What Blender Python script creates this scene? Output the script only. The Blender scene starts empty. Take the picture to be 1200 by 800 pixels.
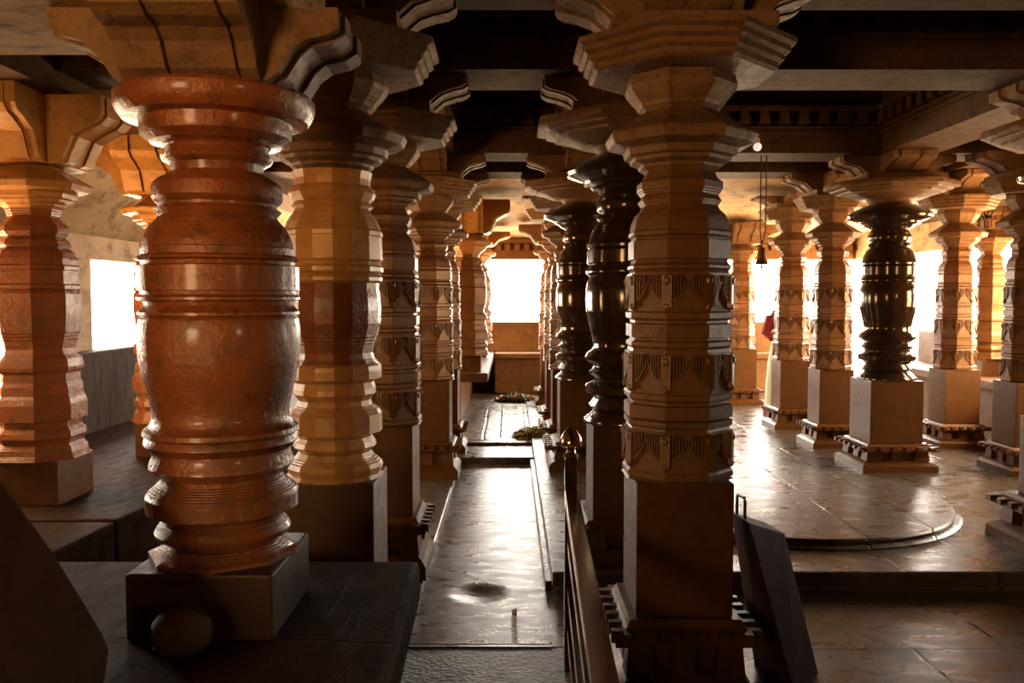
import bpy, bmesh, math, random
from mathutils import Vector, Matrix
R = math.radians
rnd = random.Random(7)
S = bpy.context.scene
COL = S.collection

# ------------------------------------------------------------------ camera
F = 1010.0
EZ = 1.66                      # eye height above the aisle floor
PITCH = math.atan(52.0 / F)
YAW = math.atan(2.0 / F)
cam = bpy.data.cameras.new('camera'); cam.sensor_width = 36.0; cam.lens = 36.0 * F / 1200.0
cam.clip_start = 0.05; cam.clip_end = 500
co = bpy.data.objects.new('camera', cam); COL.objects.link(co)
co.location = (0, 0, EZ)
co.rotation_euler = (R(90) - PITCH, 0, -YAW)
S.camera = co

def zat(y, D):
    """height of a point D metres away that shows in pixel row y"""
    t = (400.0 - y) / F
    return EZ + D * math.tan(math.atan(t) - PITCH)

# ------------------------------------------------------------------ materials
def newmat(name):
    m = bpy.data.materials.new(name); m.use_nodes = True
    nt = m.node_tree; b = nt.nodes['Principled BSDF']
    return m, nt, b

def nd(nt, t, **kw):
    n = nt.nodes.new(t)
    for k, v in kw.items(): setattr(n, k, v)
    return n

def mth(nt, op, a, b=None, c=None):
    n = nd(nt, 'ShaderNodeMath', operation=op)
    for i, v in enumerate((a, b, c)):
        if v is None: continue
        if isinstance(v, (int, float)): n.inputs[i].default_value = v
        else: nt.links.new(v, n.inputs[i])
    return n.outputs[0]

def stone(name, c1, c2, c3=None, rough=(0.35, 0.6), bump=0.25, scale=6.0, spec=0.5, stretch=(1, 1, 1),
          joints_x=(), joints_y=(), pits=0.0, jw=0.006, coat=0.0, fine=60.0, fine_amt=0.35, wob=0.02, tint=(1.0, .74, .46), mid=0.6, det=8):
    m, nt, b = newmat(name)
    L = nt.links.new
    geo = nd(nt, 'ShaderNodeNewGeometry')
    mp = nd(nt, 'ShaderNodeMapping'); mp.inputs['Scale'].default_value = stretch
    L(geo.outputs['Position'], mp.inputs['Vector'])
    n1 = nd(nt, 'ShaderNodeTexNoise'); n1.inputs['Scale'].default_value = scale * 0.35; n1.inputs['Detail'].default_value = 6; n1.inputs['Roughness'].default_value = 0.65
    n2 = nd(nt, 'ShaderNodeTexNoise'); n2.inputs['Scale'].default_value = scale * 2.2; n2.inputs['Detail'].default_value = det; n2.inputs['Roughness'].default_value = 0.7 if det > 4 else 0.5
    n3 = nd(nt, 'ShaderNodeTexNoise'); n3.inputs['Scale'].default_value = fine; n3.inputs['Detail'].default_value = 4; n3.inputs['Roughness'].default_value = 0.6
    for n in (n1, n2, n3): L(mp.outputs['Vector'], n.inputs['Vector'])
    r1 = nd(nt, 'ShaderNodeValToRGB')
    r1.color_ramp.elements[0].position = 0.36; r1.color_ramp.elements[0].color = (*c1, 1)
    r1.color_ramp.elements[1].position = 0.66; r1.color_ramp.elements[1].color = (*c2, 1)
    L(n1.outputs['Fac'], r1.inputs['Fac'])
    col = r1.outputs['Color']
    mx = nd(nt, 'ShaderNodeMix', data_type='RGBA')
    c3 = c3 or tuple(x * 0.55 for x in c1)
    rr = nd(nt, 'ShaderNodeValToRGB'); rr.color_ramp.elements[0].position = 0.5; rr.color_ramp.elements[1].position = 0.72
    L(n2.outputs['Fac'], rr.inputs['Fac'])
    L(rr.outputs['Color'], mx.inputs[0]); L(col, mx.inputs[6]); mx.inputs[7].default_value = (*c3, 1)
    col = mx.outputs[2]
    # height
    h = mth(nt, 'ADD', mth(nt, 'MULTIPLY', n2.outputs['Fac'], mid), mth(nt, 'MULTIPLY', n3.outputs['Fac'], fine_amt))
    if pits:
        vo = nd(nt, 'ShaderNodeTexVoronoi'); vo.inputs['Scale'].default_value = 16
        vo.inputs['Randomness'].default_value = 1.0
        mp2 = nd(nt, 'ShaderNodeMapping'); mp2.inputs['Scale'].default_value = (0.8, 1.4, 1)
        L(geo.outputs['Position'], mp2.inputs['Vector']); L(mp2.outputs['Vector'], vo.inputs['Vector'])
        pit = mth(nt, 'LESS_THAN', vo.outputs['Distance'], 0.13)
        sm = mth(nt, 'SUBTRACT', 1.0, mth(nt, 'SMOOTH_MIN', mth(nt, 'MULTIPLY', vo.outputs['Distance'], 5.0), 1.0, 0.1))
        h = mth(nt, 'SUBTRACT', h, mth(nt, 'MULTIPLY', sm, pits))
    if joints_x or joints_y:
        sp = nd(nt, 'ShaderNodeSeparateXYZ'); L(geo.outputs['Position'], sp.inputs[0])
        nw = nd(nt, 'ShaderNodeTexNoise'); nw.inputs['Scale'].default_value = 2.5; nw.inputs['Detail'].default_value = 5
        L(geo.outputs['Position'], nw.inputs['Vector'])
        w = mth(nt, 'MULTIPLY', mth(nt, 'SUBTRACT', nw.outputs['Fac'], 0.5), wob * 2)
        dmin = None
        for ax, lst in ((0, joints_x), (1, joints_y)):
            p = mth(nt, 'ADD', sp.outputs[ax], w)
            for j in lst:
                if isinstance(j, tuple):      # (position, lo, hi): a joint that runs only part of the way
                    d = mth(nt, 'ABSOLUTE', mth(nt, 'SUBTRACT', p, j[0]))
                    o = sp.outputs[1 - ax]
                    mid = (j[1] + j[2]) / 2; hw = (j[2] - j[1]) / 2
                    d = mth(nt, 'MAXIMUM', d, mth(nt, 'SUBTRACT', mth(nt, 'ABSOLUTE', mth(nt, 'SUBTRACT', o, mid)), hw))
                else:
                    d = mth(nt, 'ABSOLUTE', mth(nt, 'SUBTRACT', p, j))
                dmin = d if dmin is None else mth(nt, 'MINIMUM', dmin, d)
        g = mth(nt, 'SUBTRACT', 1.0, mth(nt, 'MINIMUM', mth(nt, 'DIVIDE', dmin, jw * 1.6), 1.0))
        h = mth(nt, 'SUBTRACT', h, mth(nt, 'MULTIPLY', g, 1.6))
        gm = mth(nt, 'LESS_THAN', dmin, jw)
        m2 = nd(nt, 'ShaderNodeMix', data_type='RGBA'); L(gm, m2.inputs[0]); L(col, m2.inputs[6]); m2.inputs[7].default_value = (0.012, 0.008, 0.005, 1)
        col = m2.outputs[2]
    L(col, b.inputs['Base Color'])
    mr = nd(nt, 'ShaderNodeMapRange'); mr.inputs['From Min'].default_value = 0.3; mr.inputs['From Max'].default_value = 0.7
    mr.inputs['To Min'].default_value = rough[0]; mr.inputs['To Max'].default_value = rough[1]
    L(n2.outputs['Fac'], mr.inputs['Value']); L(mr.outputs['Result'], b.inputs['Roughness'])
    b.inputs['Specular IOR Level'].default_value = spec
    b.inputs['Coat Weight'].default_value = coat
    b.inputs['Specular Tint'].default_value = (*tint, 1)
    b.inputs['Coat Tint'].default_value = (1, .85, .65, 1)
    b.inputs['Coat Roughness'].default_value = 0.15
    bp = nd(nt, 'ShaderNodeBump'); bp.inputs['Strength'].default_value = bump; bp.inputs['Distance'].default_value = 0.02
    L(h, bp.inputs['Height']); L(bp.outputs['Normal'], b.inputs['Normal'])
    return m

def plain(name, c, rough=0.5, metal=0.0, emit=None, es=0.0, spec=0.5):
    m, nt, b = newmat(name)
    b.inputs['Base Color'].default_value = (*c, 1); b.inputs['Roughness'].default_value = rough
    b.inputs['Metallic'].default_value = metal; b.inputs['Specular IOR Level'].default_value = spec
    n = nd(nt, 'ShaderNodeTexNoise'); n.inputs['Scale'].default_value = 30
    mr = nd(nt, 'ShaderNodeMapRange'); mr.inputs['To Min'].default_value = max(0, rough - 0.08); mr.inputs['To Max'].default_value = min(1, rough + 0.1)
    nt.links.new(n.outputs['Fac'], mr.inputs['Value']); nt.links.new(mr.outputs['Result'], b.inputs['Roughness'])
    if emit:
        b.inputs['Emission Color'].default_value = (*emit, 1); b.inputs['Emission Strength'].default_value = es
    return m

M = {}
M['red'] = stone('red_stone', (0.24, 0.066, 0.016), (0.15, 0.048, 0.014), (0.055, 0.026, 0.010), rough=(0.16, 0.38), bump=0.42, scale=7, spec=0.5, coat=0.2, fine=70, fine_amt=0.45)
M['ochre'] = stone('ochre_stone', (0.46, 0.235, 0.062), (0.36, 0.155, 0.036), (0.20, 0.095, 0.028), rough=(0.3, 0.55), bump=0.22, scale=6, spec=0.5, coat=0.1)
M['brown'] = stone('brown_stone', (0.155, 0.062, 0.0155), (0.105, 0.039, 0.010), (0.052, 0.023, 0.008), rough=(0.32, 0.55), bump=0.25, scale=7, spec=0.5, coat=0.1)
M['carved'] = stone('dark_carved_stone', (0.15, 0.064, 0.015), (0.11, 0.045, 0.011), (0.05, 0.026, 0.009), rough=(0.28, 0.5), bump=0.3, scale=9, spec=0.4, coat=0.05)
M['black'] = stone('polished_black_stone', (0.024, 0.012, 0.0055), (0.036, 0.018, 0.008), (0.017, 0.0095, 0.0055), rough=(0.09, 0.18), bump=0.03, scale=5, spec=0.45, coat=0.1, tint=(1, .88, .72))
M['capital'] = stone('weathered_capital_stone', (0.20, 0.108, 0.043), (0.14, 0.068, 0.024), (0.06, 0.032, 0.014), rough=(0.45, 0.7), bump=0.6, scale=9, spec=0.35)
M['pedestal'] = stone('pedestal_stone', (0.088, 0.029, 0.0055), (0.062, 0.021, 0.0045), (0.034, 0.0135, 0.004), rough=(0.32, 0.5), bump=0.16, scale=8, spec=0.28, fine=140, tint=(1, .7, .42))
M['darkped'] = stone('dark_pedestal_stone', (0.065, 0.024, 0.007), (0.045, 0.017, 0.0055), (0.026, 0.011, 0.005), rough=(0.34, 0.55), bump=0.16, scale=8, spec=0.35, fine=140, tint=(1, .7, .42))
M['ceil'] = stone('ceiling_stone', (0.095, 0.046, 0.017), (0.06, 0.028, 0.011), (0.034, 0.018, 0.008), rough=(0.6, 0.85), bump=0.4, scale=5, spec=0.25)
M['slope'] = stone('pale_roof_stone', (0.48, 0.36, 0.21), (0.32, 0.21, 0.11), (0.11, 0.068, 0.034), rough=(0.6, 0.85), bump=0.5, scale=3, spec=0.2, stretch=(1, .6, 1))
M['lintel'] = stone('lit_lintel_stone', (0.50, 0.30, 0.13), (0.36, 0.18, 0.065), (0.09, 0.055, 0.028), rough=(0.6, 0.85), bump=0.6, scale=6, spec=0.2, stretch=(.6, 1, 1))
M['wall'] = stone('parapet_stone', (0.12, 0.056, 0.020), (0.085, 0.037, 0.013), (0.05, 0.024, 0.009), rough=(0.45, 0.7), bump=0.3, scale=5, spec=0.35)
M['rough_wall'] = stone('rough_dark_parapet', (0.05, 0.026, 0.011), (0.034, 0.018, 0.008), (0.02, 0.011, 0.006), rough=(0.7, 0.9), bump=0.8, scale=3, spec=0.08, fine=14, fine_amt=0.5, stretch=(1, 1, .35))
fl = dict(spec=0.75, rough=(0.20, 0.40), tint=(1, .95, .88), mid=0.3, det=3)
c_fl = ((0.075, 0.052, 0.034), (0.052, 0.036, 0.024), (0.034, 0.024, 0.017))
M['aisle'] = stone('aisle_slab_stone', *c_fl, bump=0.32, scale=4, pits=0.5, joints_y=(4.04, 6.3), joints_x=((0.02, 4.04, 4.5),), stretch=(0.7, 1.6, 1), jw=0.009, **fl)
M['aisle_rough'] = stone('hammered_slab_stone', *c_fl, bump=1.0, scale=3, fine=48, fine_amt=4.5, stretch=(0.9, 1.1, 1), spec=0.45, rough=(0.3, 0.5), tint=(1, .95, .88), mid=0.2)
M['floor'] = stone('floor_stone', *c_fl, bump=0.22, scale=3, joints_x=(1.25, 2.22, 2.75, (3.35, 5, 14), 4.1), joints_y=(3.96, 5.13, 8.4, (9.4, 1, 6), (10.6, -1, 6), (12.4, 0, 6), (3.3, .4, 6)), stretch=(0.8, 1.4, 1), **fl)
M['lowfloor'] = stone('low_floor_stone', *c_fl, bump=0.25, scale=3, joints_x=((2.35, 4.0, 4.8), (1.9, 3.0, 4.0)), joints_y=(3.98, 3.0), stretch=(0.8, 1.4, 1), **fl)
M['disc'] = stone('round_platform_stone', (0.085, 0.064, 0.046), (0.06, 0.044, 0.031), (0.038, 0.027, 0.02), bump=0.22, scale=3, joints_x=(1.55, 2.2, 2.7), stretch=(0.8, 1.4, 1), jw=0.009, **fl)
M['backfloor'] = stone('back_aisle_stone', (0.10, 0.08, 0.06), (0.075, 0.058, 0.043), (0.05, 0.037, 0.027), bump=0.3, scale=4, joints_x=((-0.12, 9.5, 12.4), (0.18, 9.5, 12.4), (-.3, 9.4, 12)), joints_y=(9.35, 10.15, (12.4, -.4, .3)), jw=0.012, **fl)
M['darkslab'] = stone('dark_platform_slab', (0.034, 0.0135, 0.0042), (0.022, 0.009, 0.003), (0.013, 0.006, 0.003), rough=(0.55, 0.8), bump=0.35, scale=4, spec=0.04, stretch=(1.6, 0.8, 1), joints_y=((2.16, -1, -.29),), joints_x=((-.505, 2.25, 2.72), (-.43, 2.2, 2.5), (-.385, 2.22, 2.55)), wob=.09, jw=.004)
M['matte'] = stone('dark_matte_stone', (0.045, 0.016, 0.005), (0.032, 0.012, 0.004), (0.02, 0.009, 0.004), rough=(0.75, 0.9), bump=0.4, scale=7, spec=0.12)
M['shaded_ped'] = stone('shaded_pedestal_stone', (0.035, 0.013, 0.004), (0.026, 0.010, 0.0035), (0.016, 0.007, 0.003), rough=(0.4, 0.6), bump=0.2, scale=8, spec=0.25)  # pedestal stone darkened: the shade on the front pedestal is in its colour
M['brass'] = plain('brass', (0.36, 0.22, 0.105), 0.16, 1.0)
M['bell'] = plain('bell_bronze', (0.30, 0.17, 0.07), 0.35, 1.0)
M['iron'] = plain('dark_iron', (0.05, 0.035, 0.025), 0.5, 0.6)
M['wood'] = stone('red_brown_panel', (0.045, 0.015, 0.011), (0.033, 0.011, 0.008), (0.02, 0.008, 0.006), rough=(0.6, 0.8), bump=0.1, scale=5, spec=0.05)
M['husk'] = stone('coconut_husk', (0.06, 0.025, 0.008), (0.04, 0.017, 0.006), (0.022, 0.010, 0.004), rough=(0.6, 0.8), bump=0.35, scale=14, spec=0.3)
M['hole'] = plain('coconut_hollow', (0.03, 0.015, 0.008), 0.9)
M['bulb'] = plain('lit_bulb', (0.9, 0.88, 0.82), 0.3, 0.0, (1, .93, .82), 0.7)
M['socket'] = plain('bulb_socket', (0.55, 0.45, 0.33), 0.5)
M['cloth_red'] = plain('red_cloth', (0.22, 0.012, 0.01), 0.8)
M['cloth_pale'] = plain('pale_green_cloth', (0.45, 0.46, 0.30), 0.8)
M['skin'] = plain('skin', (0.25, 0.12, 0.065), 0.55)
M['hair'] = plain('hair', (0.015, 0.01, 0.008), 0.5)
M['leaf'] = plain('green_leaf', (0.10, 0.12, 0.03), 0.6)
M['petal'] = plain('orange_petal', (0.5, 0.13, 0.03), 0.6)
M['dryleaf'] = plain('dry_leaf', (0.20, 0.13, 0.05), 0.7)

# ------------------------------------------------------------------ mesh helpers
class MB:
    def __init__(s): s.v = []; s.f = []; s.mi = []; s.cur = 0
    def add(s, vs, fs):
        o = len(s.v); s.v += [tuple(v) for v in vs]
        for f in fs: s.f.append([i + o for i in f]); s.mi.append(s.cur)
    def box(s, x0, x1, y0, y1, z0, z1):
        s.add([(x0,y0,z0),(x1,y0,z0),(x1,y1,z0),(x0,y1,z0),(x0,y0,z1),(x1,y0,z1),(x1,y1,z1),(x0,y1,z1)],
              [(3,2,1,0),(4,5,6,7),(0,1,5,4),(1,2,6,5),(2,3,7,6),(3,0,4,7)])
    def hexa(s, b, t):
        s.add(list(b) + list(t), [(3,2,1,0),(4,5,6,7),(0,1,5,4),(1,2,6,5),(2,3,7,6),(3,0,4,7)])
    def lathe(s, prof, n, rot=0.0, cx=0, cy=0):
        """prof: (r, z) bottom to top; closed at both ends"""
        vs = []; fs = []
        for r, z in prof:
            for k in range(n):
                a = rot + 2 * math.pi * k / n
                vs.append((cx + r * math.cos(a), cy + r * math.sin(a), z))
        for i in range(len(prof) - 1):
            for k in range(n):
                k2 = (k + 1) % n
                fs.append((i*n+k, i*n+k2, (i+1)*n+k2, (i+1)*n+k))
        fs.append(tuple(reversed(range(n)))); m = (len(prof) - 1) * n
        fs.append(tuple(m + k for k in range(n)))
        s.add(vs, fs)
    def rings(s, polys):
        """loft of equal-length outlines [(x,y,z)...] bottom to top"""
        n = len(polys[0]); vs = [p for q in polys for p in q]; fs = []
        for i in range(len(polys) - 1):
            for k in range(n):
                k2 = (k + 1) % n
                fs.append((i*n+k, i*n+k2, (i+1)*n+k2, (i+1)*n+k))
        fs.append(tuple(reversed(range(n)))); m = (len(polys) - 1) * n
        fs.append(tuple(m + k for k in range(n)))
        s.add(vs, fs)
    def prism(s, pts, axis, a, b):
        """extrude a 2D outline along an axis: axis 0 -> pts are (y,z), axis 1 -> (x,z), axis 2 -> (x,y)"""
        def P(p, t):
            return ((t, p[0], p[1]), (p[0], t, p[1]), (p[0], p[1], t))[axis]
        n = len(pts)
        vs = [P(p, a) for p in pts] + [P(p, b) for p in pts]
        fs = [tuple(range(n)), tuple(reversed(range(n, 2*n)))]
        for k in range(n):
            k2 = (k+1) % n; fs.append((k, k+n, k2+n, k2))
        s.add(vs, fs)
    def tube(s, pts, r, n=8):
        pts = [Vector(p) for p in pts]; ringv = []
        for i, p in enumerate(pts):
            d = (pts[min(i+1, len(pts)-1)] - pts[max(i-1, 0)]).normalized()
            u = d.cross(Vector((0, 0, 1)) if abs(d.z) < .9 else Vector((1, 0, 0))).normalized(); w = d.cross(u)
            rr = r[i] if isinstance(r, (list, tuple)) else r
            ringv.append([tuple(p + rr * (math.cos(2*math.pi*k/n) * u + math.sin(2*math.pi*k/n) * w)) for k in range(n)])
        s.rings(ringv)
    def ball(s, c, r, n=10, m=6, sx=1, sy=1, sz=1):
        vs = []; fs = []
        for i in range(1, m):
            t = math.pi * i / m
            for k in range(n):
                a = 2 * math.pi * k / n
                vs.append((c[0] + sx*r*math.sin(t)*math.cos(a), c[1] + sy*r*math.sin(t)*math.sin(a), c[2] - sz*r*math.cos(t)))
        for i in range(m - 2):
            for k in range(n):
                k2 = (k+1) % n; fs.append((i*n+k, i*n+k2, (i+1)*n+k2, (i+1)*n+k))
        vs.append((c[0], c[1], c[2] - sz*r)); vs.append((c[0], c[1], c[2] + sz*r)); b = len(vs) - 2
        for k in range(n):
            k2 = (k+1) % n; fs.append((b, k2, k)); fs.append((b+1, (m-2)*n+k, (m-2)*n+k2))
        s.add(vs, fs)
    def mesh(s, name, mats, smooth=None, bevel=0.0):
        me = bpy.data.meshes.new(name)
        me.from_pydata(s.v, [], s.f); me.update()
        bm = bmesh.new(); bm.from_mesh(me)
        bmesh.ops.recalc_face_normals(bm, faces=bm.faces)
        if bevel:
            es = [e for e in bm.edges if len(e.link_faces) == 2 and e.calc_face_angle(0) > R(25)]
            bmesh.ops.bevel(bm, geom=es, offset=bevel, segments=2, affect='EDGES', profile=0.6, clamp_overlap=True)
        bm.to_mesh(me); bm.free()
        for mt in (mats if isinstance(mats, (list, tuple)) else [mats]): me.materials.append(mt)
        if not bevel and any(s.mi):
            for p, i in zip(me.polygons, s.mi): p.material_index = i
        if smooth is not None:
            me.polygons.foreach_set('use_smooth', [True] * len(me.polygons))
            me.set_sharp_from_angle(angle=R(smooth))
        return me
    def build(s, name, mats, parent=None, smooth=None, bevel=0.0, loc=(0, 0, 0)):
        o = bpy.data.objects.new(name, s.mesh(name, mats, smooth, bevel)); COL.objects.link(o)
        o.location = loc
        if parent: o.parent = parent
        return o

def link(name, me, parent=None, loc=(0, 0, 0)):
    o = bpy.data.objects.new(name, me); COL.objects.link(o); o.location = loc
    if parent: o.parent = parent
    return o
def empty(name, loc, rz=0.0):
    o = bpy.data.objects.new(name, None); COL.objects.link(o); o.location = loc; o.rotation_euler[2] = rz
    o.empty_display_size = 0.1
    return o
def tag(o, label, cat, group=None, kind='thing'):
    o['label'] = label; o['category'] = cat; o['kind'] = kind
    if group: o['group'] = group
    return o
def struct(o):
    o['kind'] = 'structure'; return o

# ------------------------------------------------------------------ pillar pieces
# heights below are measured from the eye level, then moved by EZ
def px_profile(rows, D, add=0.0, rs=1.0):
    """(pixel row, half width in pixels) silhouettes -> (radius, z), bottom to top"""
    out = [(h * rs * D / F, zat(y, D) + add) for y, h in rows]
    out.sort(key=lambda p: p[1])
    return out

CARVED_ROWS = [(199,40),(207,43),(212,49),(219,49),(227,43.5),(233,47.5),(239,43.5),(244,46),(250,52),(258,55.5),(268,57),(270,58.5),(274,58.5),(276,55.5),(279,56),(280,58.5),(301,58.5),(302,55),(306,56),(309,59),(312,59),(315,56.5),(317,57.5),
  (361,58.5),(363,61),(369,61),(372,56),(375,56),(376.5,60.5),(391,60.5),(392,56),(394,56),(397,60.5),(401,60.5),(404,58),(408,59),(454,60.5),(456,62.5),(461,62.5),(464,58),(467,58),(469,62.5),(483,62.5),(484,58),(486,62.5),(491,62.5),(494,59),(497,60),(542,61.5),(545,64),(550,64),(552,61),(554,65)]
CAP_ROWS = [(133,43),(136,46),(160,86),(163,87),(172,83),(177,66),(179,65),(185,64),(187,58),(191,57),(195,48),(198,47),(203,40)]
BELL_ROWS = [(133.5,42),(130,47),(128,50),(124,52),(118,58),(110,64),(104,66),(98,64),(93,63)]
VASE_ROWS = [(196,46),(205,44),(213,44),(217,49),(222,50.5),(227,48),(232,43),(237,47),(240,43),(246,46),(255,52),(264,55.5),(267,57.5),(272,57.5),(273,56.5),(300,57.5),(303,55),(307,56),(309,58),(314,58),(317,54),(321,57),(325,57),(328,53),(334,52.5),
  (345,54),(360,55),(375,54.5),(388,51.5),(400,47),(410,45),(417,46.5),(422,51),(425,54.5),(430,55),(440,55),(442,48),(445,46),(452,48),(458,48.5),(461,45),(466,42),(472,44),(478,52),(482,55),(503,55.5),(505,46),(509,43),(515,47),(520,48.5),(523,45),(527,42),(533,46),(540,54.5),(544,56),(548,55),(552,53),(556,57)]
TURN_ROWS = [(228,31),(234,33),(238,36),(247,36),(250,32),(254,34),(257,36),(260,33),(266,38),(276,43),(284,45),(287,47),(290,47),(292,44),(294,47),(308,47),(310,44),(314,45),(317,48),(320,48),(323,44),(328,45),(332,47),
  (340,48),(352,48.5),(364,47.5),(376,45),(388,42),(398,40),(405,39.5),(409,41),(413,46.5),(417,48.5),(421,47.5),(424,42),(428,38),(431,40),(434,44),(437,43),(441,38),(445,38),(449,47),(451,48.5),(458,48.5),(461,40),(465,38),(469,41),(473,44),(477,41),(480,39),(486,46),(490,50),(493,50)]
TURN_CAP = [(181,34),(184,42),(192,58),(199,69),(203,71.5),(207,70),(211,60),(214,52),(217,51),(220,43),(223,41),(226,34),(228,31)]
RED_ROWS = [(172,60),(176,57),(183,59),(187,62.5),(190,61),(195,52),(204,51),(209,58),(214,67),(218,71.5),(222,72.5),(234,72.5),(238,70),(241,66),(244,66),(248,71),(251,69),(255,65.5),(260,69),(268,76),(276,80.5),(285,83.5),(291,84.5),(292,85.5),(300,86),(302,90),(305,91),(307,86),(311,85),(313,90.5),(340,90.5),(341,86.5),(345,87),(348,91),(351,91),(353,84),(357,83),(361,86),(365,90),(368,90),(370,86.5),(373,89),
  (382,90.5),(395,91),(412,90.5),(425,89),(440,86),(455,82),(470,78.5),(482,77),(490,78),(496,82),(499,87),(504,88),(507,84),(510,86),(515,87),(519,82),(524,78),(530,78),(537,81),(542,82),(547,77),(553,68),(558,68),(565,76),(572,84),(575,86),(592,86),(595,78),(600,68),(606,67),(611,74),(616,77),(620,76),(626,67),(631,63),(638,72),(646,80)]
RED_CAP = [(113,80),(115,108),(119,111),(129,111),(137,108),(144,103),(146,85),(149,84.5),(156,84.5),(163,83),(168,76),(171,73),(173,60),(175,57)]

FACET_ROWS = [(240,29),(249,26),(254,29),(262,36),(268,37),(274,31.5),(279,36),(284,37),(287,34.5),(292,41),(300,43),(307,43.5),(309,45.5),(313,45.5),(314,43.5),(330,44),(332,46),(336,46),(338,43.5),(342,46.5),
  (366,46.5),(386,44.5),(398,41),(408,39.5),(415,41),(420,46),(429,47.5),(433,47),(437,43.5),(447,43.5),(452,46),(462,46),(466,48),(473,50),(492,50),(494,44),(501,43.5),(506,48),(512,49),(517,46),(520,45),(526,49),(532,50),(538,53)]
def octo(c, h, z):
    """chamfered square outline: half size h, flat half width c"""
    return [(-c,-h,z),(c,-h,z),(h,-c,z),(h,c,z),(c,h,z),(-c,h,z),(-h,c,z),(-h,-c,z)]

def bracket_mb(half, w, h, z0, foot=0.26, stripes=True):
    """cross-shaped corbel: four arms with a curled underside"""
    b = MB()
    def prof(sg):
        p = [(0, 0), (foot, 0), (foot+.03, .02), (foot + .09*half/.5, h*.42), (half-.08, h*.56), (half-.03, h*.62), (half, h*.72), (half, h), (0, h)]
        return [(sg*u, z0+v) for u, v in p]
    for ax in (0, 1):
        for sg in (1, -1):
            b.prism(prof(sg), 1 - ax if ax == 0 else 0, -w/2, w/2)
            if stripes:
                for q in (-w*.36, w*.14):
                    pts = [(sg*u, z0+v) for u, v in ((foot-.02, h*.02), (foot+.014, h*.02), (foot+.042, .018), (foot + .09*half/.5 + .012, h*.40), (half-.075, h*.53), (half-.022, h*.59), (half+.011, h*.70), (half+.011, h*.97), (0.1, h*.97), (.1, h*.02))]
                    b.prism(pts, 1 - ax if ax == 0 else 0, q, q + w*.22)
    return b

def abacus_mb(n, z0, z1, z2, half, bell_rows, D, rot, smooth_round=False):
    b = MB()
    bp = px_profile(bell_rows, D)
    b.lathe(bp, n, rot)
    if smooth_round:
        b.rings([octo(h*.4, h, z) for h, z in ((.26, z0-.02), (.31, z0), (.37, z0+.022), (.42, z0+.03), (.425, z0+.042), (.475, z0+.056), (.48, z0+.068), (half, z0+.08), (half, z1-.015), (half*.985, z1))])
        b.box(-half*.66, half*.66, -half*.66, half*.66, z1, z2)
        return b
    steps = 4
    for i in range(steps):
        t = (i + 0.0) / steps
        hh = half * (0.80 + 0.20 * (i + 1) / steps); cc = hh * 0.36
        za = z0 + (z1 - z0) * i / steps; zb = z0 + (z1 - z0) * (i + 1) / steps
        b.rings([octo(cc*.95, hh*.96, za), octo(cc, hh, za + (zb-za)*.35), octo(cc, hh, zb)])
    b.box(-half*.72, half*.72, -half*.72, half*.72, z1, z2)
    return b

def carved_mb(Rc, z0, z1):
    """carved frieze: pendants on the edges, comb-like ribs above pointed arches on the eight faces"""
    b = MB(); h = z1 - z0
    tent = lambda t: .86 - 1.35*t + .85*t*t
    ap = Rc * math.cos(R(22.5)); s = Rc * math.sin(R(22.5))
    for k in range(8):
        a = R(45 * k) - R(90)
        n = Vector((math.cos(a), math.sin(a), 0)); u = Vector((-math.sin(a), math.cos(a), 0)); up = Vector((0, 0, 1))
        def bar(u0, u1, v0, v1, d, taper=True):
            base = [n*(ap-.004) + u*x + up*(z0+v) for x, v in ((u0, v0), (u1, v0), (u1, v1), (u0, v1))]
            m = (u1-u0)*.18 if taper else 0
            top = [n*(ap+d) + u*x + up*(z0+v) for x, v in ((u0+m, v0+m), (u1-m, v0+m), (u1-m, v1-m), (u0+m, v1-m))]
            b.hexa(base, top)
        for sg in (1, -1):
            for t in (.24, .38, .52, .66):
                c = sg*t*s
                bar(c - .045*s, c + .045*s, tent(t)*h, .96*h, .013)
            # rim of the arch
            ts = [0.02, .12, .25, .4, .58, .76]
            for t0, t1 in zip(ts, ts[1:]):
                v0, v1 = tent(t0)*h, tent(t1)*h
                p = [n*(ap-.003)+u*(sg*t0*s)+up*(z0+v0), n*(ap-.003)+u*(sg*t1*s)+up*(z0+v1), n*(ap-.003)+u*(sg*t1*s)+up*(z0+v1-.09*h), n*(ap-.003)+u*(sg*t0*s)+up*(z0+v0-.09*h)]
                q = [x + n*.014 for x in p]
                b.hexa(p, q)
        bar(-s, s, .955*h, h, .007, False)
        # pendant on the edge
        e = a + R(22.5); ne = Vector((math.cos(e), math.sin(e), 0)); ue = Vector((-math.sin(e), math.cos(e), 0))
        base = [ne*(Rc-.014) + ue*x + up*(z0+v) for x, v in ((-.021, .1*h), (.021, .1*h), (.021, .93*h), (-.021, .93*h))]
        b.hexa(base, [p + ne*.024 for p in base])
        for v, r in ((.80, .022), (.12, .019)):
            c = ne*(Rc-.002) + up*(z0+v*h)
            b.ball(c, r, 8, 5)
    return b

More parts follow.
